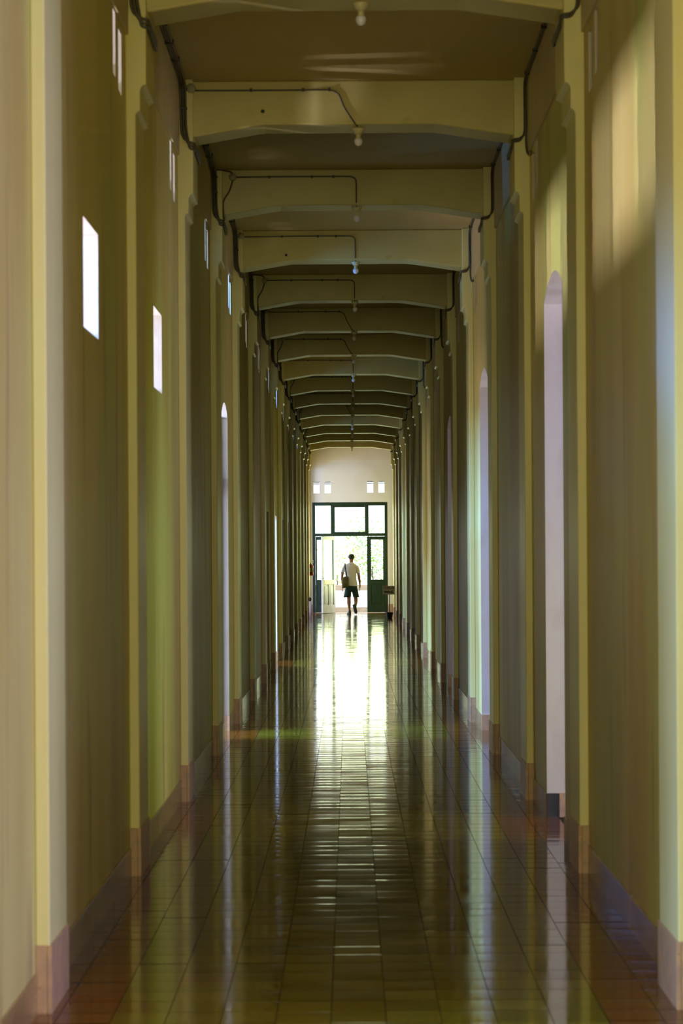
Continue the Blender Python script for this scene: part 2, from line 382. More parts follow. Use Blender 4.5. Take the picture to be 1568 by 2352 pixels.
# baseboards
def baseboard(name, xw, sgn, gaps):
    bm = bmesh.new(); y = YB
    for d in sorted(gaps, key=lambda d: d['y0']) + [dict(y0=YE, y1=YE)]:
        ys = y
        while ys < d['y0'] - 1e-4:
            ye = min(ys + 0.9, d['y0']); box(bm, xw - sgn * .01, xw + sgn * .0086, ys + .001, ye - .001, -.003, .150 + random.uniform(-.002, .002)); ys = ye
        y = d['y1']
    return props(obj(name, bm, 'base', bevel=.003), kind='structure')
baseboard('baseboard_left', XL, 1, l_gaps); baseboard('baseboard_right', XR, -1, r_gaps)
# stone blocks at the foot of the opening jambs
def jamb(xw, sgn, y1, blk, nm):
    bm = bmesh.new()
    box(bm, xw + sgn * .004, xw - sgn * .075, y1 - .02, y1 + .01, -.003, .15, 1 if blk else 0)
    box(bm, xw - sgn * .077, xw - sgn * (.15 if sgn > 0 else .30), y1 - .02, y1 + .01, -.003, .152, 0)
    props(obj(nm, bm, ['stone', 'dark_stone'], bevel=.003), kind='structure')
q = 12
for d in l_gaps:
    if not d.get('depth'): jamb(XL, 1, d['y1'], False, 'trim_%d' % q); q += 1
for k, d in enumerate(r_gaps): jamb(XR, -1, d['y1'], k == 1, 'trim_%d' % q); q += 1

# ------------------------------------------------------------------ pilasters and beams
NTH = ['nearest', 'second nearest', 'third nearest', 'fourth nearest', 'fifth nearest', 'sixth nearest', 'seventh nearest', 'eighth nearest',
       'ninth nearest', 'tenth nearest', 'eleventh nearest', 'twelfth nearest', 'thirteenth nearest', 'fourteenth nearest', 'fifteenth nearest', 'sixteenth nearest']
def arc(cx, cz, r, a0, a1, n=5):
    return [(cx + r * math.cos(math.radians(a0 + (a1 - a0) * k / n)), cz + r * math.sin(math.radians(a0 + (a1 - a0) * k / n))) for k in range(n + 1)]
def pilaster_profile(s, xw, xp):
    """s=+1 left wall (projects to +x), -1 right wall"""
    o1, o2 = .0577 - .0244, .0577          # extra projection of the two corbel steps
    x1, x2 = xp + s * .0248, xp + s * .0577
    pts = [(xw + s * .0002, .0), (xp, .0), (xp, 4.005)]
    r = .0248                               # ovolo steps
    pts += [(xp + s * r * (1 - math.cos(math.radians(t))), 4.005 + r * math.sin(math.radians(t))) for t in (30, 60, 90)]
    pts += [(x1, 4.135)]
    r = .0329
    pts += [(x1 + s * r * (1 - math.cos(math.radians(t))), 4.135 + r * math.sin(math.radians(t))) for t in (30, 60, 90)]
    pts += [(x2, CEIL - .0005), (xw + s * .0002, CEIL - .0005)]
    return pts
RECESS = .07; BT = .34
for i in range(0, 16):
    y0 = ZP(i)
    for s, xw, xp, side in ((1, XL, PL, 'left'), (-1, XR, PR, 'right')):
        root = empty('pilaster', (xw, y0, 0), cat='pilaster', group='pilasters along the %s wall' % side,
                     label='cream plaster pilaster on a stone plinth, %s the lens on the %s wall' % (NTH[i], side))
        bm = bmesh.new(); prism(bm, [(x - xw, z) for x, z in pilaster_profile(s, xw, xp)], 0, .5)
        obj('shaft', bm, 'pilaster', root, bevel=.006, seg=2)
        bm = bmesh.new(); xf = xp + s * .0075
        xi = xp - s * .012
        box(bm, s * .0002, xi - xw - s * .0008, -.008, .30, -.003, .251)
        box(bm, xi - xw + s * .0008, xf - xw, -.007, .508, -.003, .251)
        obj('plinth', bm, 'stone', root, bevel=.003)
ORD = ['first', 'second', 'third', 'fourth', 'fifth', 'sixth', 'seventh', 'eighth', 'ninth', 'tenth', 'eleventh', 'twelfth', 'thirteenth', 'fourteenth', 'last']
cx0, cx1 = PL + .0577, PR - .0577
lamp_x = 0.078
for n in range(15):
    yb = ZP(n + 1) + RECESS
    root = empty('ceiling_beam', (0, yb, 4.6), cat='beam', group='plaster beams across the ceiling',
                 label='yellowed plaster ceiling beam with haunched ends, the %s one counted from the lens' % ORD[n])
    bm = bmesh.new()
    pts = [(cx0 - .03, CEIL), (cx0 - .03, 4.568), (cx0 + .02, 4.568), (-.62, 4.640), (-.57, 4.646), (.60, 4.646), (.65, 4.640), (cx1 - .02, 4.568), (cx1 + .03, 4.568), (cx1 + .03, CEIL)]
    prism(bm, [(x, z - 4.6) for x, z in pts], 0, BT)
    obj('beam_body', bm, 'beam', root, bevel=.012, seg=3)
    if n in (1, 3):
        bm = bmesh.new(); px = -.58 if n == 1 else -.62
        lathe(bm, [(.001, -.004), (.012, -.003), (.015, .001)], (px, 0, .14 if n == 1 else .1), 8, 'Y'); obj('plug_hole', bm, 'black', root)
    # lamp
    lamp = empty('bare_bulb_lamp', (lamp_x, yb + BT / 2, 4.647), cat='lamp', group='bare bulbs under the ceiling beams',
                 label='unlit bare bulb in a yellowed holder under the %s ceiling beam' % ORD[n])
    bm = bmesh.new(); lathe(bm, [(.001, .002), (.043, .002), (.044, -.004), (.030, -.030), (.026, -.036), (.001, -.036)], n=24); obj('holder_base', bm, 'holder', lamp, True)
    bm = bmesh.new(); lathe(bm, [(.001, -.034), (.0165, -.034), (.0165, -.050), (.0185, -.068), (.001, -.068)], n=20); obj('socket', bm, 'holder', lamp, True)
    bm = bmesh.new(); lathe(bm, [(.001, -.064), (.017, -.066), (.026, -.073), (.029, -.085), (.0275, -.098), (.021, -.111), (.011, -.118), (.004, -.121), (.001, -.1215)], n=24); obj('bulb', bm, 'bulb', lamp, True)

# ------------------------------------------------------------------ cables
def clip(root, *b):
    bm = bmesh.new(); box(bm, *b); obj('cable_clip', bm, 'clip', root)
for n in range(0, 15):
    yf = ZP(n + 1) + RECESS      # front of the beam
    pf = ZP(n + 1)
    yprev = ZP(n) + .5
    # bundle along the left corner of the bay, down the pilaster head and round it
    root = empty('cable_bundle', (XL, yprev, 4.9), cat='cables', group='cable bundles along the left ceiling corner',
                 label='bundle of grimy cables along the left ceiling corner, ending at the %s beam' % ORD[n])
    bm = bmesh.new(); wx = XL + .018
    for j in range(3):
        a = .011 + .016 * j; zz = 4.935 - .004 * j
        pts = [(PL + .0577 + .012, yprev - .46, 4.505 - .02 * j), (PL + .0577 + .012, yprev + .012, 4.50 - .02 * j), (wx + a, yprev + .05, 4.62), (wx + a, yprev + .30, 4.80), (wx + a, yprev + .9, zz)]
        pts += [(wx + a, pf - .25, zz), (wx + a, pf - .05, zz - .03), (wx + a, pf - .012, zz - .10), (wx + a + .004, pf - .012, 4.60 + .01 * j), (wx + a + .02, pf - .012, 4.545 - .012 * j),
                (PL + .0577 - .02, pf - .012, 4.515 - .02 * j), (PL + .0577 + .010, pf - .006, 4.507 - .02 * j), (PL + .0577 + .012, pf + .04, 4.505 - .02 * j)]
        pts = [(x - XL, y - yprev, z - 4.9) for x, y, z in pts]
        tube(bm, pts, .0085, 6)
    obj('cables', bm, 'cable', root, True)
    for t in (.25, .5, .75):
        y = .9 + (pf - yprev - 1.1) * t; clip(root, .016, .074, y - .006, y + .006, .02, .05)
    clip(root, .022, .074, pf - .028 - yprev, pf - .0 - yprev, -.16, -.148); clip(root, .022, .074, pf - .028 - yprev, pf - yprev, -.03, -.018)
    # feed to the lamp across the beam front
    loop = n in (2, 4, 6, 8, 10, 12)
    zc = (4.86, 4.885, 4.885, 4.885, 4.88, 4.90, 4.88, 4.87, 4.88, 4.84, 4.88, 4.87, 4.88, 4.87, 4.88)[n]
    root = empty('lamp_cable', (0, yf, 4.88), cat='cable', group='cables feeding the lamps across the beams',
                 label='thin cable running along the front of the %s beam to its bulb' % ORD[n])
    bx = (-.97 if loop else XL + .10)
    bm = bmesh.new(); yy = yf - .008
    if n % 5 == 0 or n in (1, 6):
        pts = [(bx + .03, yy, zc), (-.5, yy, zc - .003), (-.13, yy, zc - .002), (-.06, yy, zc - .03), (-.02, yy, zc - .12), (.045, yy, 4.665), (.07, yf + .04, 4.640)]
    else:
        pts = [(bx + .03, yy, zc), (-.5, yy, zc + .002), (.02, yy, zc), (.065, yy, zc - .02), (.074, yy, zc - .07), (.074, yy, 4.68), (.076, yf + .05, 4.640)]
    if not loop: pts[0] = (bx + .03, ZP(n + 1) - .012, zc); pts.insert(1, (cx0 + .02, yf - .02, zc - .004))
    tube(bm, [(x, y - yf, z - 4.88) for x, y, z in pts], .0062, 6); obj('cable', bm, 'cable', root, True)
    for x in (-.66, -.3, -.12): clip(root, x - .0085, x + .0085, -.0205, -.0035, zc - 4.892, zc - 4.870)
    jy = (yf if loop else ZP(n + 1)) - yf
    bm = bmesh.new(); lathe(bm, [(.001, jy - .024), (.028, jy - .024), (.032, jy - .018), (.032, jy + .002)], (bx, 0, zc - 4.88), 16, 'Y'); obj('junction_box', bm, 'jbox', root, True)
    if loop:
        bm = bmesh.new(); z0 = zc - 4.88
        tube(bm, [(cx0 - .1, -RECESS - .012, .05), (cx0 - .02, -RECESS - .012, .056), (bx - .02, -.01, .05), (bx - .002, -.01, z0 + .03)], .007, 6)
        tube(bm, [(bx, -.01, z0 - .03), (bx - .03, -.01, z0 - .12), (cx0 + .008, -.012, z0 - .2), (cx0 + .006, -.012, z0 - .30), (cx0 + .012, -.03, -.375)], .007, 6)
        obj('loop_cable', bm, 'cable', root, True)
    # single cable on the right
    root = empty('corner_cable', (XR, yprev, 4.9), cat='cable', group='cables along the right ceiling corner',
                 label='single grimy cable along the right ceiling corner, ending at the %s beam' % ORD[n])
    bm = bmesh.new(); wx = XR - .018; ix = cx1 - .012
    for j in range(2):
        a = .010 + .012 * j
        pts = [(ix, yprev - .40, 4.50 - .015 * j), (ix, yprev + .01, 4.49 - .02 * j), (wx - a, yprev + .06, 4.6), (wx - a, yprev + .3, 4.8), (wx - a, yprev + .9, 4.938),
               (wx - a, pf - .2, 4.938), (wx - a, pf - .03, 4.90), (wx - a, pf - .012, 4.8), (wx - a, pf - .012, 4.58), (ix + .05, pf - .012, 4.53 - .015 * j), (ix, pf - .008, 4.52 - .015 * j), (ix, pf + .08, 4.505 - .015 * j)]
        tube(bm, [(x - XR, y - yprev, z - 4.9) for x, y, z in pts], .007, 6)
    obj('cables', bm, 'cable', root, True)
    if n % 2 == 1:
        bm = bmesh.new()
        pts = [(wx - .012, pf - .022, 4.72), (wx - .012, pf - .022, 4.50), (wx - .006, pf - .04, 4.43), (XR - .012, pf - .10, 4.40), (XR - .010, pf - .20, 4.405)]
        tube(bm, [(x - XR, y - yprev, z - 4.9) for x, y, z in pts], .008, 6); obj('hooked_cable_end', bm, 'cable', root, True)
    for t in (.0, .33, .66, 1.0):
        y = .9 + (pf - yprev - 1.1) * t; clip(root, -.052, -.016, y - .006, y + .006, .026, .05)

# ------------------------------------------------------------------ end wall and door
def wall_xz(name, xs0, xs1, holes, y0, y1, m):
    bm = bmesh.new()
    xs = sorted(set([xs0, xs1] + [h[0] for h in holes] + [h[1] for h in holes])); zs = sorted(set([0, CEIL] + [h[2] for h in holes] + [h[3] for h in holes]))
    for a, b in zip(xs, xs[1:]):
        for c, d in zip(zs, zs[1:]):
            if any(h[0] <= a + 1e-6 and h[1] >= b - 1e-6 and h[2] <= c + 1e-6 and h[3] >= d - 1e-6 for h in holes): continue
            for y in (y0, y1): bm.faces.new([bm.verts.new(p) for p in ((a, y, c), (b, y, c), (b, y, d), (a, y, d))])
    for h in holes:
        a, b, c, d = h
        for p in (((a, y0, c), (a, y1, c), (a, y1, d), (a, y0, d)), ((b, y0, c), (b, y1, c), (b, y1, d), (b, y0, d)),
                  ((a, y0, c), (b, y0, c), (b, y1, c), (a, y1, c)), ((a, y0, d), (b, y0, d), (b, y1, d), (a, y1, d))):
            bm.faces.new([bm.verts.new(q) for q in p])
    bmesh.ops.remove_doubles(bm, verts=bm.verts, dist=1e-5)
    return props(obj(name, bm, m), kind='structure')
DX0, DX1, DZ = -1.085, 1.105, 3.225
vents = [(-1.044, -.872, 3.495, 3.825), (-.716, -.545, 3.495, 3.825), (.52, .695, 3.505, 3.835), (.849, 1.02, 3.505, 3.835)]
wall_xz('wall_end', XL - TH, XR + TH, vents + [(DX0, DX1, 0, DZ)], YE, YE + .3, 'endwall')
for k, v in enumerate(vents):
    bm = bmesh.new(); box(bm, v[0], v[1], YE + .1, YE + .14, v[3] - .07, v[3] - .045); box(bm, v[0], v[1], YE + .1, YE + .14, v[3] - .02, v[3])
    props(obj('window_%d' % (k + 1), bm, 'green'), kind='structure')
bm = bmesh.new(); box(bm, XL, XR, YE - .02, YE, 4.44, CEIL); props(obj('trim_30', bm, 'endwall', bevel=.005), kind='structure')
bm = bmesh.new(); box(bm, XL, DX0 - .005, YE - .012, YE, -.003, .25); box(bm, DX1 + .005, XR, YE - .012, YE, -.003, .25)
props(obj('baseboard_end', bm, 'stone', bevel=.004), kind='structure')
door = empty('door_1', (0, YE, 0), kind='structure')
bm = bmesh.new(); OX0, OX1 = -.466, .503; yf0, yf1 = .0, .12
ZT0, ZT1 = 2.232, 2.32
box(bm, DX0, DX0 + .085, yf0, yf1, 0, DZ); box(bm, DX1 - .085, DX1, yf0, yf1, 0, DZ); box(bm, DX0 + .085, DX1 - .085, yf0, yf1, 3.125, DZ)
box(bm, DX0 + .085, DX1 - .085, yf0 - .01, yf1, ZT0, ZT1)
for xa, xb in ((-.549, -.43), (.445, .555)): box(bm, xa, xb, yf0, yf1, ZT1, 3.125)
box(bm, -.43, .445, yf0 + .01, yf1, 3.08, 3.125); box(bm, -.43, .445, yf0 + .01, yf1, ZT1, 2.36)
obj('door_frame', bm, 'green', door, bevel=.006)
for xa, xb, za, zb in ((DX0 + .085, -.549, ZT1, 3.125), (-.43, .445, 2.36, 3.08), (.555, DX1 - .085, ZT1, 3.125)):
    bm = bmesh.new(); box(bm, xa, xb, .06, .066, za, zb); obj('transom_pane', bm, 'glass', door)
def leaf(width, m, panels, handle, glass_x):
    """door leaf in local x 0..width, faces -y, z 0..2.232"""
    r = empty('door_leaf', (0, 0, 0)); r.parent = door; t = .045; hgt = 2.225
    g0, g1 = .966, 2.127; a, b = glass_x
    bm = bmesh.new()
    box(bm, 0, a, 0, t, .01, hgt); box(bm, b, width, 0, t, .01, hgt); box(bm, a, b, 0, t, g1, hgt)
    box(bm, a, b, 0, t, .01, .24)
    mid = (a + b) / 2
    if panels == 2: box(bm, mid - .035, mid + .035, 0, t, .24, .86)
    obj('leaf_frame', bm, m, r, bevel=.004)
    bm = bmesh.new(); box(bm, a, b, -.004, t + .004, .84, g0); obj('lock_rail', bm, 'cream_door' if m == 'white_door' else m, r, bevel=.003)
    cells = [(a, mid - .035), (mid + .035, b)] if panels == 2 else [(a, b)]
    for c, d in cells:
        bm = bmesh.new(); box(bm, c, d, .014, .03, .24, .84); box(bm, c + .05, d - .05, .004, .041, .29, .79)
        obj('panel', bm, m, r, bevel=.006)
        if m == 'white_door':
            bm = bmesh.new(); box(bm, c, c + .022, .001, t - .001, .25, .83); box(bm, d - .022, d, .001, t - .001, .25, .83); obj('moulding', bm, 'teal', r)
    if m == 'white_door':
        bm = bmesh.new(); box(bm, a, a + .03, .0, t, g0, g1); obj('moulding', bm, 'teal', r)
    bm = bmesh.new(); box(bm, a, b, .02, .025, g0, g1); obj('glass_pane', bm, 'glass', r)
    if handle is not None:
        bm = bmesh.new(); s = handle
        for yy in (-1, 1):
            yb = -.0 if yy < 0 else t
            tube(bm, [(s, yb, 1.02), (s, yb + yy * .05, 1.02), (s + .11, yb + yy * .05, 1.02)], .009, 8, smooth=False)
        obj('handle', bm, 'black', r)
    return r
lw = OX0 - (DX0 + .085) - .01
l1 = leaf(lw, 'green', 1, None, (.045, lw - .09)); l1.location = (DX0 + .088, .05, 0)
rw = (DX1 - .085) - OX1
l2 = leaf(rw, 'green', 1, None, (.118, rw - .05)); l2.location = (OX1, .05, 0)
l3 = leaf(.955, 'white_door', 2, .88, (.10, .84)); l3.location = (OX0 + .0, .02, 0); l3.rotation_euler = (0, 0, math.radians(-(180 - 68)))
# hinge at local x=0; swing towards the corridor and to the left
bm = bmesh.new(); box(bm, DX0, DX1, YE - .03, YE + .35, -.02, .004); props(obj('trim_31', bm, 'stone', bevel=.002), kind='structure')

# outside: balcony, parapet, trees, gallery ground
bm = bmesh.new(); box(bm, -6, 6, YE + .3, YE + 3.0, -.25, -.045); props(obj('balcony_floor', bm, 'outdoor'), kind='structure')
par = empty('balcony_parapet', (0, YE + 2.6, 0), cat='parapet', label='low white parapet with sandstone bands outside the far door')
bm = bmesh.new(); box(bm, -6, 6, 0, .2, .10, .62); obj('parapet_wall', bm, 'parapet', par)
bm = bmesh.new(); box(bm, -6, 6, -.03, .23, .62, .775); obj('coping', bm, 'parapet_band', par, bevel=.01)
bm = bmesh.new(); box(bm, -6, 6, -.02, .22, -.045, .10); obj('parapet_plinth', bm, 'parapet_band', par, bevel=.005)
bm = bmesh.new(); box(bm, -4.4, XL - TL - .01, YB - 2, YE + .3, 5.0, 5.2); props(obj('sky_blocker_slab', bm, 'outdoor'), kind='structure')  # unseen slab, added to cut the sky light on the left openings
bm = bmesh.new(); box(bm, -30, XL - TL, YB - 5, YE + 1, -.3, -.05); props(obj('gallery_paving', bm, 'outdoor'), kind='structure')
def tree(x, y, zc, rx, rz, nleaf, m, label, seed, size=.05):
    r = random.Random(seed); root = empty('tree', (x, y, -4), cat='tree', label=label)
    bm = bmesh.new(); tube(bm, [(0, 0, 0), (.1, 0, 2), (.0, .1, zc + 4)], [.02] * 11, 8)
    cl = []
    for k in range(16):
        t = r.uniform(0, 6.28); rr = r.uniform(.3, 1); c = Vector((rx * rr * math.cos(t), r.uniform(-.8, .8), zc + 4 + rz * r.uniform(-1, 1)))
        tube(bm, [(0, 0, zc + 4 - rz * .3), tuple(c * .5 + Vector((0, 0, zc + 3.6)) * .5), tuple(c)], [.006 - .0004 * q for q in range(11)], 5); cl.append(c)
    obj('trunk', bm, 'bark', root, True)
    bm = bmesh.new()
    for k in range(nleaf):
        c = r.choice(cl); p = c + Vector((r.gauss(0, .34), r.gauss(0, .4), r.gauss(0, .28)))
        s = size * r.uniform(.6, 1.2); a = Vector((r.uniform(-1, 1), r.uniform(-.5, .5), r.uniform(-1, .3))).normalized() * s
        b = a.cross(Vector((r.uniform(-1, 1), 1, r.uniform(-1, 1)))).normalized() * s * .5; nn = a.cross(b).normalized() * s * .05
        bm.faces.new([bm.verts.new(q) for q in (p - a, p - b * .8 + nn, p + a, p + b * .8 + nn)])
    o = obj('foliage', bm, m, root); o['kind'] = 'stuff'
tree(.75, YE + 9, 1.3, .7, 1.3, 1100, 'leaf', 'bright green leafy tree beyond the parapet, right of the open doorway', 3)
tree(-.45, YE + 13.5, 1.0, .7, .8, 520, 'leaf2', 'sparse yellow green tree beyond the parapet, behind the walking person', 5)
tree(2.3, YE + 18, 2.3, .9, 1.5, 1700, 'leaf2', 'tall yellow green tree seen through the right-hand panes of the far door', 8)

# ------------------------------------------------------------------ extinguisher, pipe, sign
ex = empty('fire_extinguisher', (XL + .085, 63.25, 0), cat='fire extinguisher', label='small red fire extinguisher hanging on the left wall near the far door')
bm = bmesh.new(); lathe(bm, [(.001, 1.12), (.06, 1.12), (.068, 1.135), (.068, 1.38), (.055, 1.42), (.025, 1.44), (.001, 1.44)], n=20); obj('cylinder', bm, 'red', ex, True)
bm = bmesh.new(); lathe(bm, [(.0695, 1.22), (.0695, 1.34)], n=20); obj('paper_label', bm, 'label', ex, True)
bm = bmesh.new(); lathe(bm, [(.001, 1.43), (.018, 1.43), (.018, 1.475), (.001, 1.475)], n=12); tube(bm, [(0, 0, 1.47), (.03, -.02, 1.50), (.075, -.03, 1.53)], .009, 6); tube(bm, [(0, 0, 1.46), (.035, -.02, 1.47), (.07, -.03, 1.475)], .008, 6); obj('valve_handle', bm, 'metal', ex)
bm = bmesh.new(); tube(bm, [(.0, .02, 1.46), (-.0, -.06, 1.44), (.02, -.08, 1.3), (.03, -.075, 1.16)], .011, 8); obj('hose', bm, 'black', ex, True)
pp = empty('standing_pipe', (PL + .03, 61.6, 0), cat='pipe', label='pale floor pipe topped by a round black cap by the left wall')
bm = bmesh.new(); lathe(bm, [(.001, 0), (.034, 0), (.034, .44), (.001, .44)], (0, 0, 0), 16); obj('pipe_body', bm, 'pipe', pp, True)
bm = bmesh.new(); lathe(bm, [(.001, .44), (.02, .445), (.036, .47), (.042, .50), (.036, .53), (.02, .545), (.001, .55)], (0, 0, 0), 16); obj('cap', bm, 'black', pp, True)
sg = empty('direction_sign', (1.04, 60.3, 0), cat='sign', label='small grey sign on a post in a black bucket, reading TURUN above an arrow')
bm = bmesh.new(); lathe(bm, [(.001, 0), (.068, 0), (.072, .01), (.098, .155), (.102, .165), (.092, .165), (.09, .15), (.001, .15)], n=24); obj('bucket', bm, 'greenblack', sg, True)
bm = bmesh.new(); tube(bm, [(0, 0, .1), (0, 0, .64)], .011, 8, smooth=False); box(bm, -.011, .011, .0, .022, .6, .84); obj('post', bm, 'greenblack', sg)
br = empty('board_mount', (.0, -.02, .745)); br.parent = sg; br.rotation_euler = (0, math.radians(.6), math.radians(4))
bm = bmesh.new(); box(bm, -.172, .145, -.008, .008, -.115, .115); bd = obj('sign_board', bm, 'board', sg, bevel=.003)
bd.location = (0, -.02, .747); bd.rotation_euler = (0, math.radians(.6), math.radians(6))
bpy.data.objects.remove(br)
cu = bpy.data.curves.new('lettering', 'FONT'); cu.body = 'TURUN'; cu.size = .082; cu.extrude = .0015; cu.align_x = 'CENTER'; cu.space_character = 1.1; cu.offset = .0012
tmp = bpy.data.objects.new('lettering_curve', cu); C.objects.link(tmp); bpy.context.view_layer.update()
tme = bpy.data.meshes.new_from_object(tmp.evaluated_get(bpy.context.evaluated_depsgraph_get())); bpy.data.objects.remove(tmp); tme.materials.clear(); tme.materials.append(M['ink'])
to = bpy.data.objects.new('lettering', tme); C.objects.link(to); to.parent = bd; to.location = (-.012, -.0095, .035); to.rotation_euler = (math.pi / 2, 0, 0)
bm = bmesh.new(); prism(bm, [(-.14, -.062), (.055, -.067), (.055, -.088), (.118, -.052), (.055, -.012), (.055, -.032), (-.14, -.026)], -.011, -.008); obj('arrow', bm, 'ink', bd)

# ------------------------------------------------------------------ the walking person
PY = 64.3
person = empty('person', (0, PY, 0), cat='person', label='person in pale T-shirt and dark shorts walking away towards the open far door')
J = {}; E = []; Rr = {}
def jn(n, p, rx, ry=None): J[n] = Vector(p); Rr[n] = (rx, ry or rx)
jn('pelvis', (.035, .0, .86), .125, .10); jn('hips', (.035, 0, .80), .10, .09)
jn('waist', (.03, 0, 1.0), .115, .09); jn('chest', (.015, .0, 1.2), .135, .10); jn('collar', (.015, -.0, 1.36), .09, .07)
jn('neckb', (.038, .0, 1.455), .055); jn('neck', (.042, .01, 1.52), .052); jn('skull0', (.044, .02, 1.57), .068, .074); jn('skull1', (.044, .03, 1.635), .078, .09); jn('crown', (.042, .02, 1.685), .05, .055)
jn('shL', (-.14, 0, 1.355), .045); jn('uaL', (-.20, 0, 1.27), .05); jn('elL', (-.222, -.02, 1.05), .04); jn('faL', (-.215, .03, .96), .039); jn('wrL', (-.205, .06, .83), .025)
jn('shR', (.165, 0, 1.36), .045); jn('uaR', (.225, .0, 1.26), .05); jn('elR', (.258, -.03, 1.05), .041); jn('faR', (.27, .0, .97), .04); jn('wrR', (.282, .03, .84), .026)
jn('thL', (-.055, .01, .70), .085, .09); jn('knL', (-.03, .03, .47), .054); jn('caL', (-.034, -.008, .35), .062); jn('shinL', (-.022, 0, .2), .040); jn('anL', (-.012, .0, .10), .029)
jn('thR', (.12, .03, .70), .085, .09); jn('knR', (.158, .06, .48), .052); jn('caR', (.166, .0, .40), .062); jn('shinR', (.158, -.08, .30), .042); jn('anR', (.152, -.13, .24), .03)
E = [('pelvis', 'hips'), ('pelvis', 'waist'), ('waist', 'chest'), ('chest', 'collar'), ('collar', 'neckb'), ('neckb', 'neck'), ('neck', 'skull0'), ('skull0', 'skull1'), ('skull1', 'crown'),
     ('collar', 'shL'), ('shL', 'uaL'), ('uaL', 'elL'), ('elL', 'faL'), ('faL', 'wrL'), ('collar', 'shR'), ('shR', 'uaR'), ('uaR', 'elR'), ('elR', 'faR'), ('faR', 'wrR'),
     ('hips', 'thL'), ('thL', 'knL'), ('knL', 'caL'), ('caL', 'shinL'), ('shinL', 'anL'), ('hips', 'thR'), ('thR', 'knR'), ('knR', 'caR'), ('caR', 'shinR'), ('shinR', 'anR')]
# feet
jn('toL', (-.035, .16, .035), .03, .022); jn('toR', (.175, -.10, .07), .03, .022); jn('heL', (-.012, -.03, .05), .03); jn('heR', (.145, -.17, .18), .03)
E += [('anL', 'toL'), ('anR', 'toR'), ('anL', 'heL'), ('anR', 'heR')]
# hands: palm then five fingers each
def hand(w, s, d, tag):
    d = Vector(d).normalized(); side = Vector((0, 1, 0)); side = (side - d * side.dot(d)).normalized(); nrm = d.cross(side) * s
    jn('pa' + tag, J[w] + d * .05, .032, .018); E.append((w, 'pa' + tag)); base = J['pa' + tag]
    for k, (off, L) in enumerate(((.030, .070), (.010, .080), (-.010, .074), (-.030, .058))):
        a, b, c = 'f%d%sa' % (k, tag), 'f%d%sb' % (k, tag), 'f%d%sc' % (k, tag)
        jn(a, base + d * .045 + side * off, .0095); jn(b, J[a] + d * L * .55 + nrm * .006, .009); jn(c, J[b] + d * L * .45 + nrm * .018, .0075)
        E.extend((('pa' + tag, a), (a, b), (b, c)))
    a, b = 't%sa' % tag, 't%sb' % tag
    jn(a, base + side * .040 + d * .002, .0115); jn(b, J[a] + d * .045 + side * .016 + nrm * .01, .009); E.extend((('pa' + tag, a), (a, b)))
hand('wrL', 1, (-.1, .05, -1), 'L'); hand('wrR', -1, (-.02, .05, -1), 'R')
names = list(J); me = bpy.data.meshes.new('body')
me.from_pydata([tuple(J[n]) for n in names], [(names.index(a), names.index(b)) for a, b in E], [])
me.materials.append(M['skin'])
body = bpy.data.objects.new('body', me); C.objects.link(body); body.parent = person
sk = body.modifiers.new('skin', 'SKIN'); sk.use_smooth_shade = True; sk.branch_smoothing = .3
body.modifiers.new('sub', 'SUBSURF').levels = 2; body.modifiers['sub'].render_levels = 2
for i, nme in enumerate(names):
    v = me.skin_vertices[0].data[i]; v.radius = Rr[nme]; v.use_root = (nme == 'pelvis')
# face features (turned away): ears, nose, mask strap side
bm = bmesh.new()
for sx in (-1, 1): loft(bm, [((.044 + sx * .078, .03, 1.585), (.004, 0, 0), (0, .012, 0)), ((.044 + sx * .088, .022, 1.60), (.008, 0, 0), (0, .02, 0)), ((.044 + sx * .09, .018, 1.625), (.008, 0, 0), (0, .022, 0)), ((.044 + sx * .084, .022, 1.645), (.004, 0, 0), (0, .012, 0))], 8)
loft(bm, [((.06, .118, 1.615), (.008, 0, 0), (0, .006, 0)), ((.062, .128, 1.59), (.014, 0, 0), (0, .014, 0)), ((.06, .118, 1.578), (.012, 0, 0), (0, .006, 0))], 8)
obj('ears_and_nose', bm, 'skin', person, True)
bm = bmesh.new()
rings = []
for z, rx, ry, cy in ((1.570, .048, .03, -.028), (1.585, .062, .05, -.018), (1.605, .078, .075, -.004), (1.63, .087, .092, .010), (1.655, .088, .1, .02), (1.68, .080, .094, .024), (1.70, .062, .074, .024), (1.713, .038, .046, .022), (1.718, .012, .016, .02)):
    rings.append(((.044, cy, z), (rx, 0, 0), (0, ry, 0)))
loft(bm, rings, 24)
# open the face side
for v in list(bm.verts):
    if v.co.y > .085 and v.co.z < 1.66: v.co.y = .07
obj('hair', bm, 'hair', person, True)
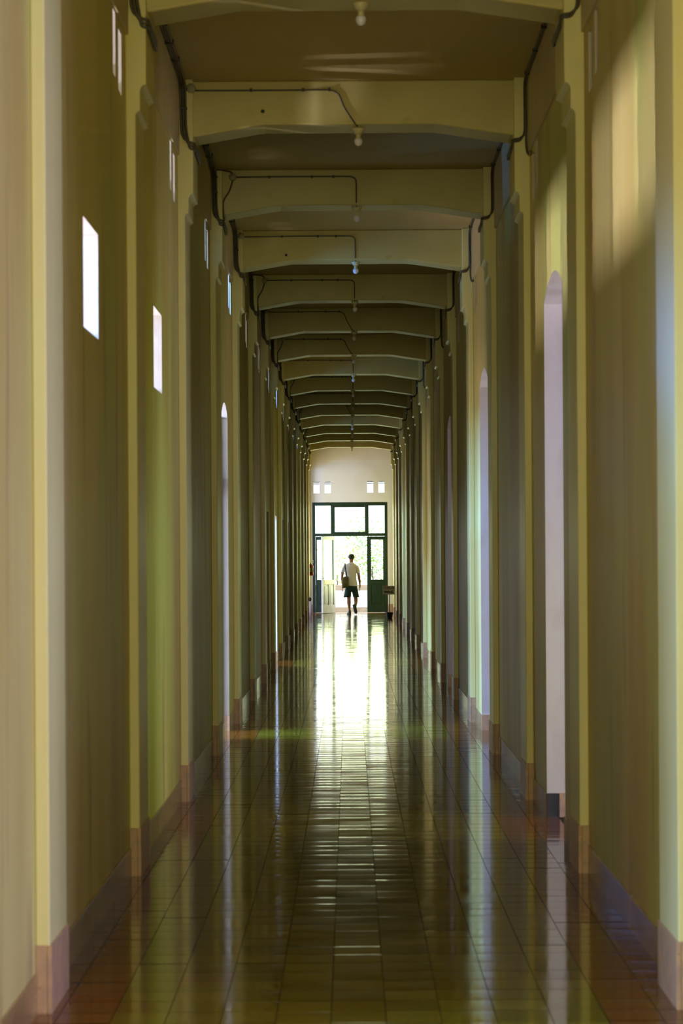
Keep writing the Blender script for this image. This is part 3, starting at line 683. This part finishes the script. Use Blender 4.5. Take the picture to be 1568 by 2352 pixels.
# T-shirt
bm = bmesh.new(); rg = []
for z, cx, rx, ry in ((.800, .045, .163, .118), (.815, .045, .164, .12), (.90, .040, .158, .118), (1.0, .034, .150, .114), (1.10, .026, .155, .116), (1.2, .016, .172, .122), (1.30, .010, .186, .122), (1.36, .010, .186, .112), (1.395, .014, .172, .098), (1.42, .020, .142, .086), (1.445, .030, .10, .075), (1.462, .036, .078, .068), (1.482, .040, .064, .06)):
    rg.append(((cx, 0, z), (rx, 0, 0), (0, ry, 0)))
loft(bm, rg, 32, pw=2.4)
for s, sh, up, end in ((-1, (-.10, 0, 1.375), (-.175, 0, 1.335), (-.222, -.005, 1.185)), (1, (.125, 0, 1.38), (.197, 0, 1.335), (.250, -.005, 1.165))):
    sh, up, end = map(Vector, (sh, up, end)); d = (end - up).normalized(); sd = d.cross(Vector((0, 1, 0))).normalized()
    if sd.x * s < 0: sd = -sd
    u1 = Vector((s * .35, 0, 1)).normalized()
    loft(bm, [(sh, u1 * .064, (0, .083, 0)), (sh.lerp(up, .5) + Vector((0, 0, .002)), (u1 + sd).normalized() * .064, (0, .082, 0)), (up, sd * .058, (0, .076, 0)), (up.lerp(end, .5), sd * .055, (0, .07, 0)), (end, sd * .058, (0, .068, 0))], 20)
ts = obj('t_shirt', bm, 'shirt', person, True)
sbd = ts.modifiers.new('sub', 'SUBSURF'); sbd.levels = 1; sbd.render_levels = 1
tx = bpy.data.textures.new('folds', 'CLOUDS'); tx.noise_scale = .16; tx.noise_depth = 2
dm = ts.modifiers.new('folds', 'DISPLACE'); dm.texture = tx; dm.strength = .022; dm.texture_coords = 'LOCAL'; dm.mid_level = .5
bm = bmesh.new(); prism(bm, [(-.005, 1.423), (.055, 1.419), (.062, 1.427), (.02, 1.433), (-.012, 1.433)], -.089, -.079); obj('back_print', bm, 'print', person)
# shorts
bm = bmesh.new()
loft(bm, [((.04, 0, .86), (.150, 0, 0), (0, .108, 0)), ((.04, 0, .80), (.160, 0, 0), (0, .118, 0)), ((.04, 0, .72), (.166, 0, 0), (0, .122, 0)), ((.04, 0, .655), (.15, 0, 0), (0, .118, 0)), ((.04, 0, .65), (.06, 0, 0), (0, .06, 0))], 24, pw=2.5)
loft(bm, [((-.045, 0, .76), (.082, 0, 0), (0, .112, 0)), ((-.055, .0, .68), (.092, 0, 0), (0, .115, 0)), ((-.068, .01, .58), (.098, 0, 0), (0, .11, 0)), ((-.078, .015, .497), (.104, 0, .004), (0, .108, 0)), ((-.078, .015, .505), (.06, 0, 0), (0, .07, 0))], 24, pw=2.3)
loft(bm, [((.125, 0, .76), (.082, 0, 0), (0, .112, 0)), ((.140, .01, .68), (.086, 0, 0), (0, .115, 0)), ((.158, .03, .58), (.084, 0, 0), (0, .11, 0)), ((.172, .045, .497), (.086, 0, -.006), (0, .105, 0)), ((.172, .045, .505), (.055, 0, 0), (0, .07, 0))], 24, pw=2.3)
so = obj('shorts', bm, 'shorts', person, True)
dm = so.modifiers.new('folds', 'DISPLACE'); dm.texture = tx; dm.strength = .012; dm.texture_coords = 'LOCAL'; dm.mid_level = .5
# shoes
def shoe(origin, rot, label):
    r = empty('shoe', origin); r.parent = person; r.rotation_euler = rot
    bm = bmesh.new()
    loft(bm, [((0, -.075, .045), (.022, 0, 0), (0, 0, .03)), ((0, -.065, .05), (.036, 0, 0), (0, 0, .045)), ((0, -.03, .055), (.040, 0, 0), (0, 0, .05)), ((0, .03, .048), (.040, 0, 0), (0, 0, .042)), ((.0, .10, .036), (.045, 0, 0), (0, 0, .03)), ((0, .16, .030), (.042, 0, 0), (0, 0, .022)), ((0, .195, .026), (.024, 0, 0), (0, 0, .014))], 16)
    loft(bm, [((0, -.025, .06), (.036, 0, 0), (0, .045, 0)), ((0, -.025, .115), (.038, 0, 0), (0, .045, 0)), ((0, -.022, .125), (.030, 0, 0), (0, .036, 0))], 16)
    obj('upper', bm, 'shoe', r, True)
    bm = bmesh.new()
    loft(bm, [((0, -.082, .01), (.020, 0, 0), (0, 0, .01)), ((0, -.07, .011), (.038, 0, 0), (0, 0, .0125)), ((0, 0, .011), (.040, 0, 0), (0, 0, .0125)), ((0, .10, .011), (.050, 0, 0), (0, 0, .0125)), ((0, .17, .013), (.044, 0, 0), (0, 0, .0125)), ((0, .205, .016), (.022, 0, 0), (0, 0, .009))], 16, pw=4)
    obj('sole', bm, 'sole', r, True)
    return r
shoe((-.018, 0, .0015), (0, 0, math.radians(12)), 'L')
shoe((.118, -.195, .208), (math.radians(-64), math.radians(-4), math.radians(-24)), 'R')
# shoulder bag
bag = empty('shoulder_bag', (-.125, PY - .12, .76), cat='bag', label='olive canvas shoulder bag hanging at the walking person\'s left hip')
bm = bmesh.new(); loft(bm, [((.0, 0, .0), (.080, 0, .012), (0, .03, 0)), ((-.002, 0, .02), (.094, 0, .01), (0, .045, 0)), ((-.004, 0, .14), (.092, 0, .004), (0, .05, 0)), ((.0, 0, .26), (.082, 0, 0), (0, .042, 0)), ((.012, 0, .31), (.062, 0, .002), (0, .028, 0)), ((.016, 0, .322), (.045, 0, .002), (0, .012, 0))], 24, pw=4)
obj('bag_body', bm, 'bag', bag, True)
bm = bmesh.new(); loft(bm, [((-.012, -.035, .03), (.064, 0, .006), (0, .022, 0)), ((-.012, -.037, .16), (.066, 0, .003), (0, .024, 0)), ((-.012, -.036, .175), (.06, 0, .003), (0, .018, 0))], 20, pw=5); obj('front_pocket', bm, 'bag', bag, True)
bm = bmesh.new(); box(bm, .058, .066, -.058, -.05, .06, .19); obj('zip', bm, 'zip', bag)
bm = bmesh.new()
sp = smooth_path([(.035, -.0, .30), (.025, -.016, .40), (.005, -.022, .52), (-.008, -.012, .60), (-.014, .05, .668), (-.012, .12, .688), (-.005, .19, .665), (.01, .26, .56), (.035, .25, .42), (.04, .12, .335), (.035, .03, .31)], 4)
prev = None
for i, p in enumerate(sp):
    d = (sp[min(i + 1, len(sp) - 1)] - sp[max(i - 1, 0)]).normalized(); sx = Vector((1, 0, 0)); sx = (sx - d * sx.dot(d)).normalized() * .0175; nn = d.cross(sx).normalized() * .0015
    ring = [bm.verts.new(p + q) for q in (-sx - nn, sx - nn, sx + nn, -sx + nn)]
    if prev:
        for k in range(4): bm.faces.new((prev[k], prev[(k + 1) % 4], ring[(k + 1) % 4], ring[k]))
    prev = ring
obj('strap', bm, 'strap', bag, True)
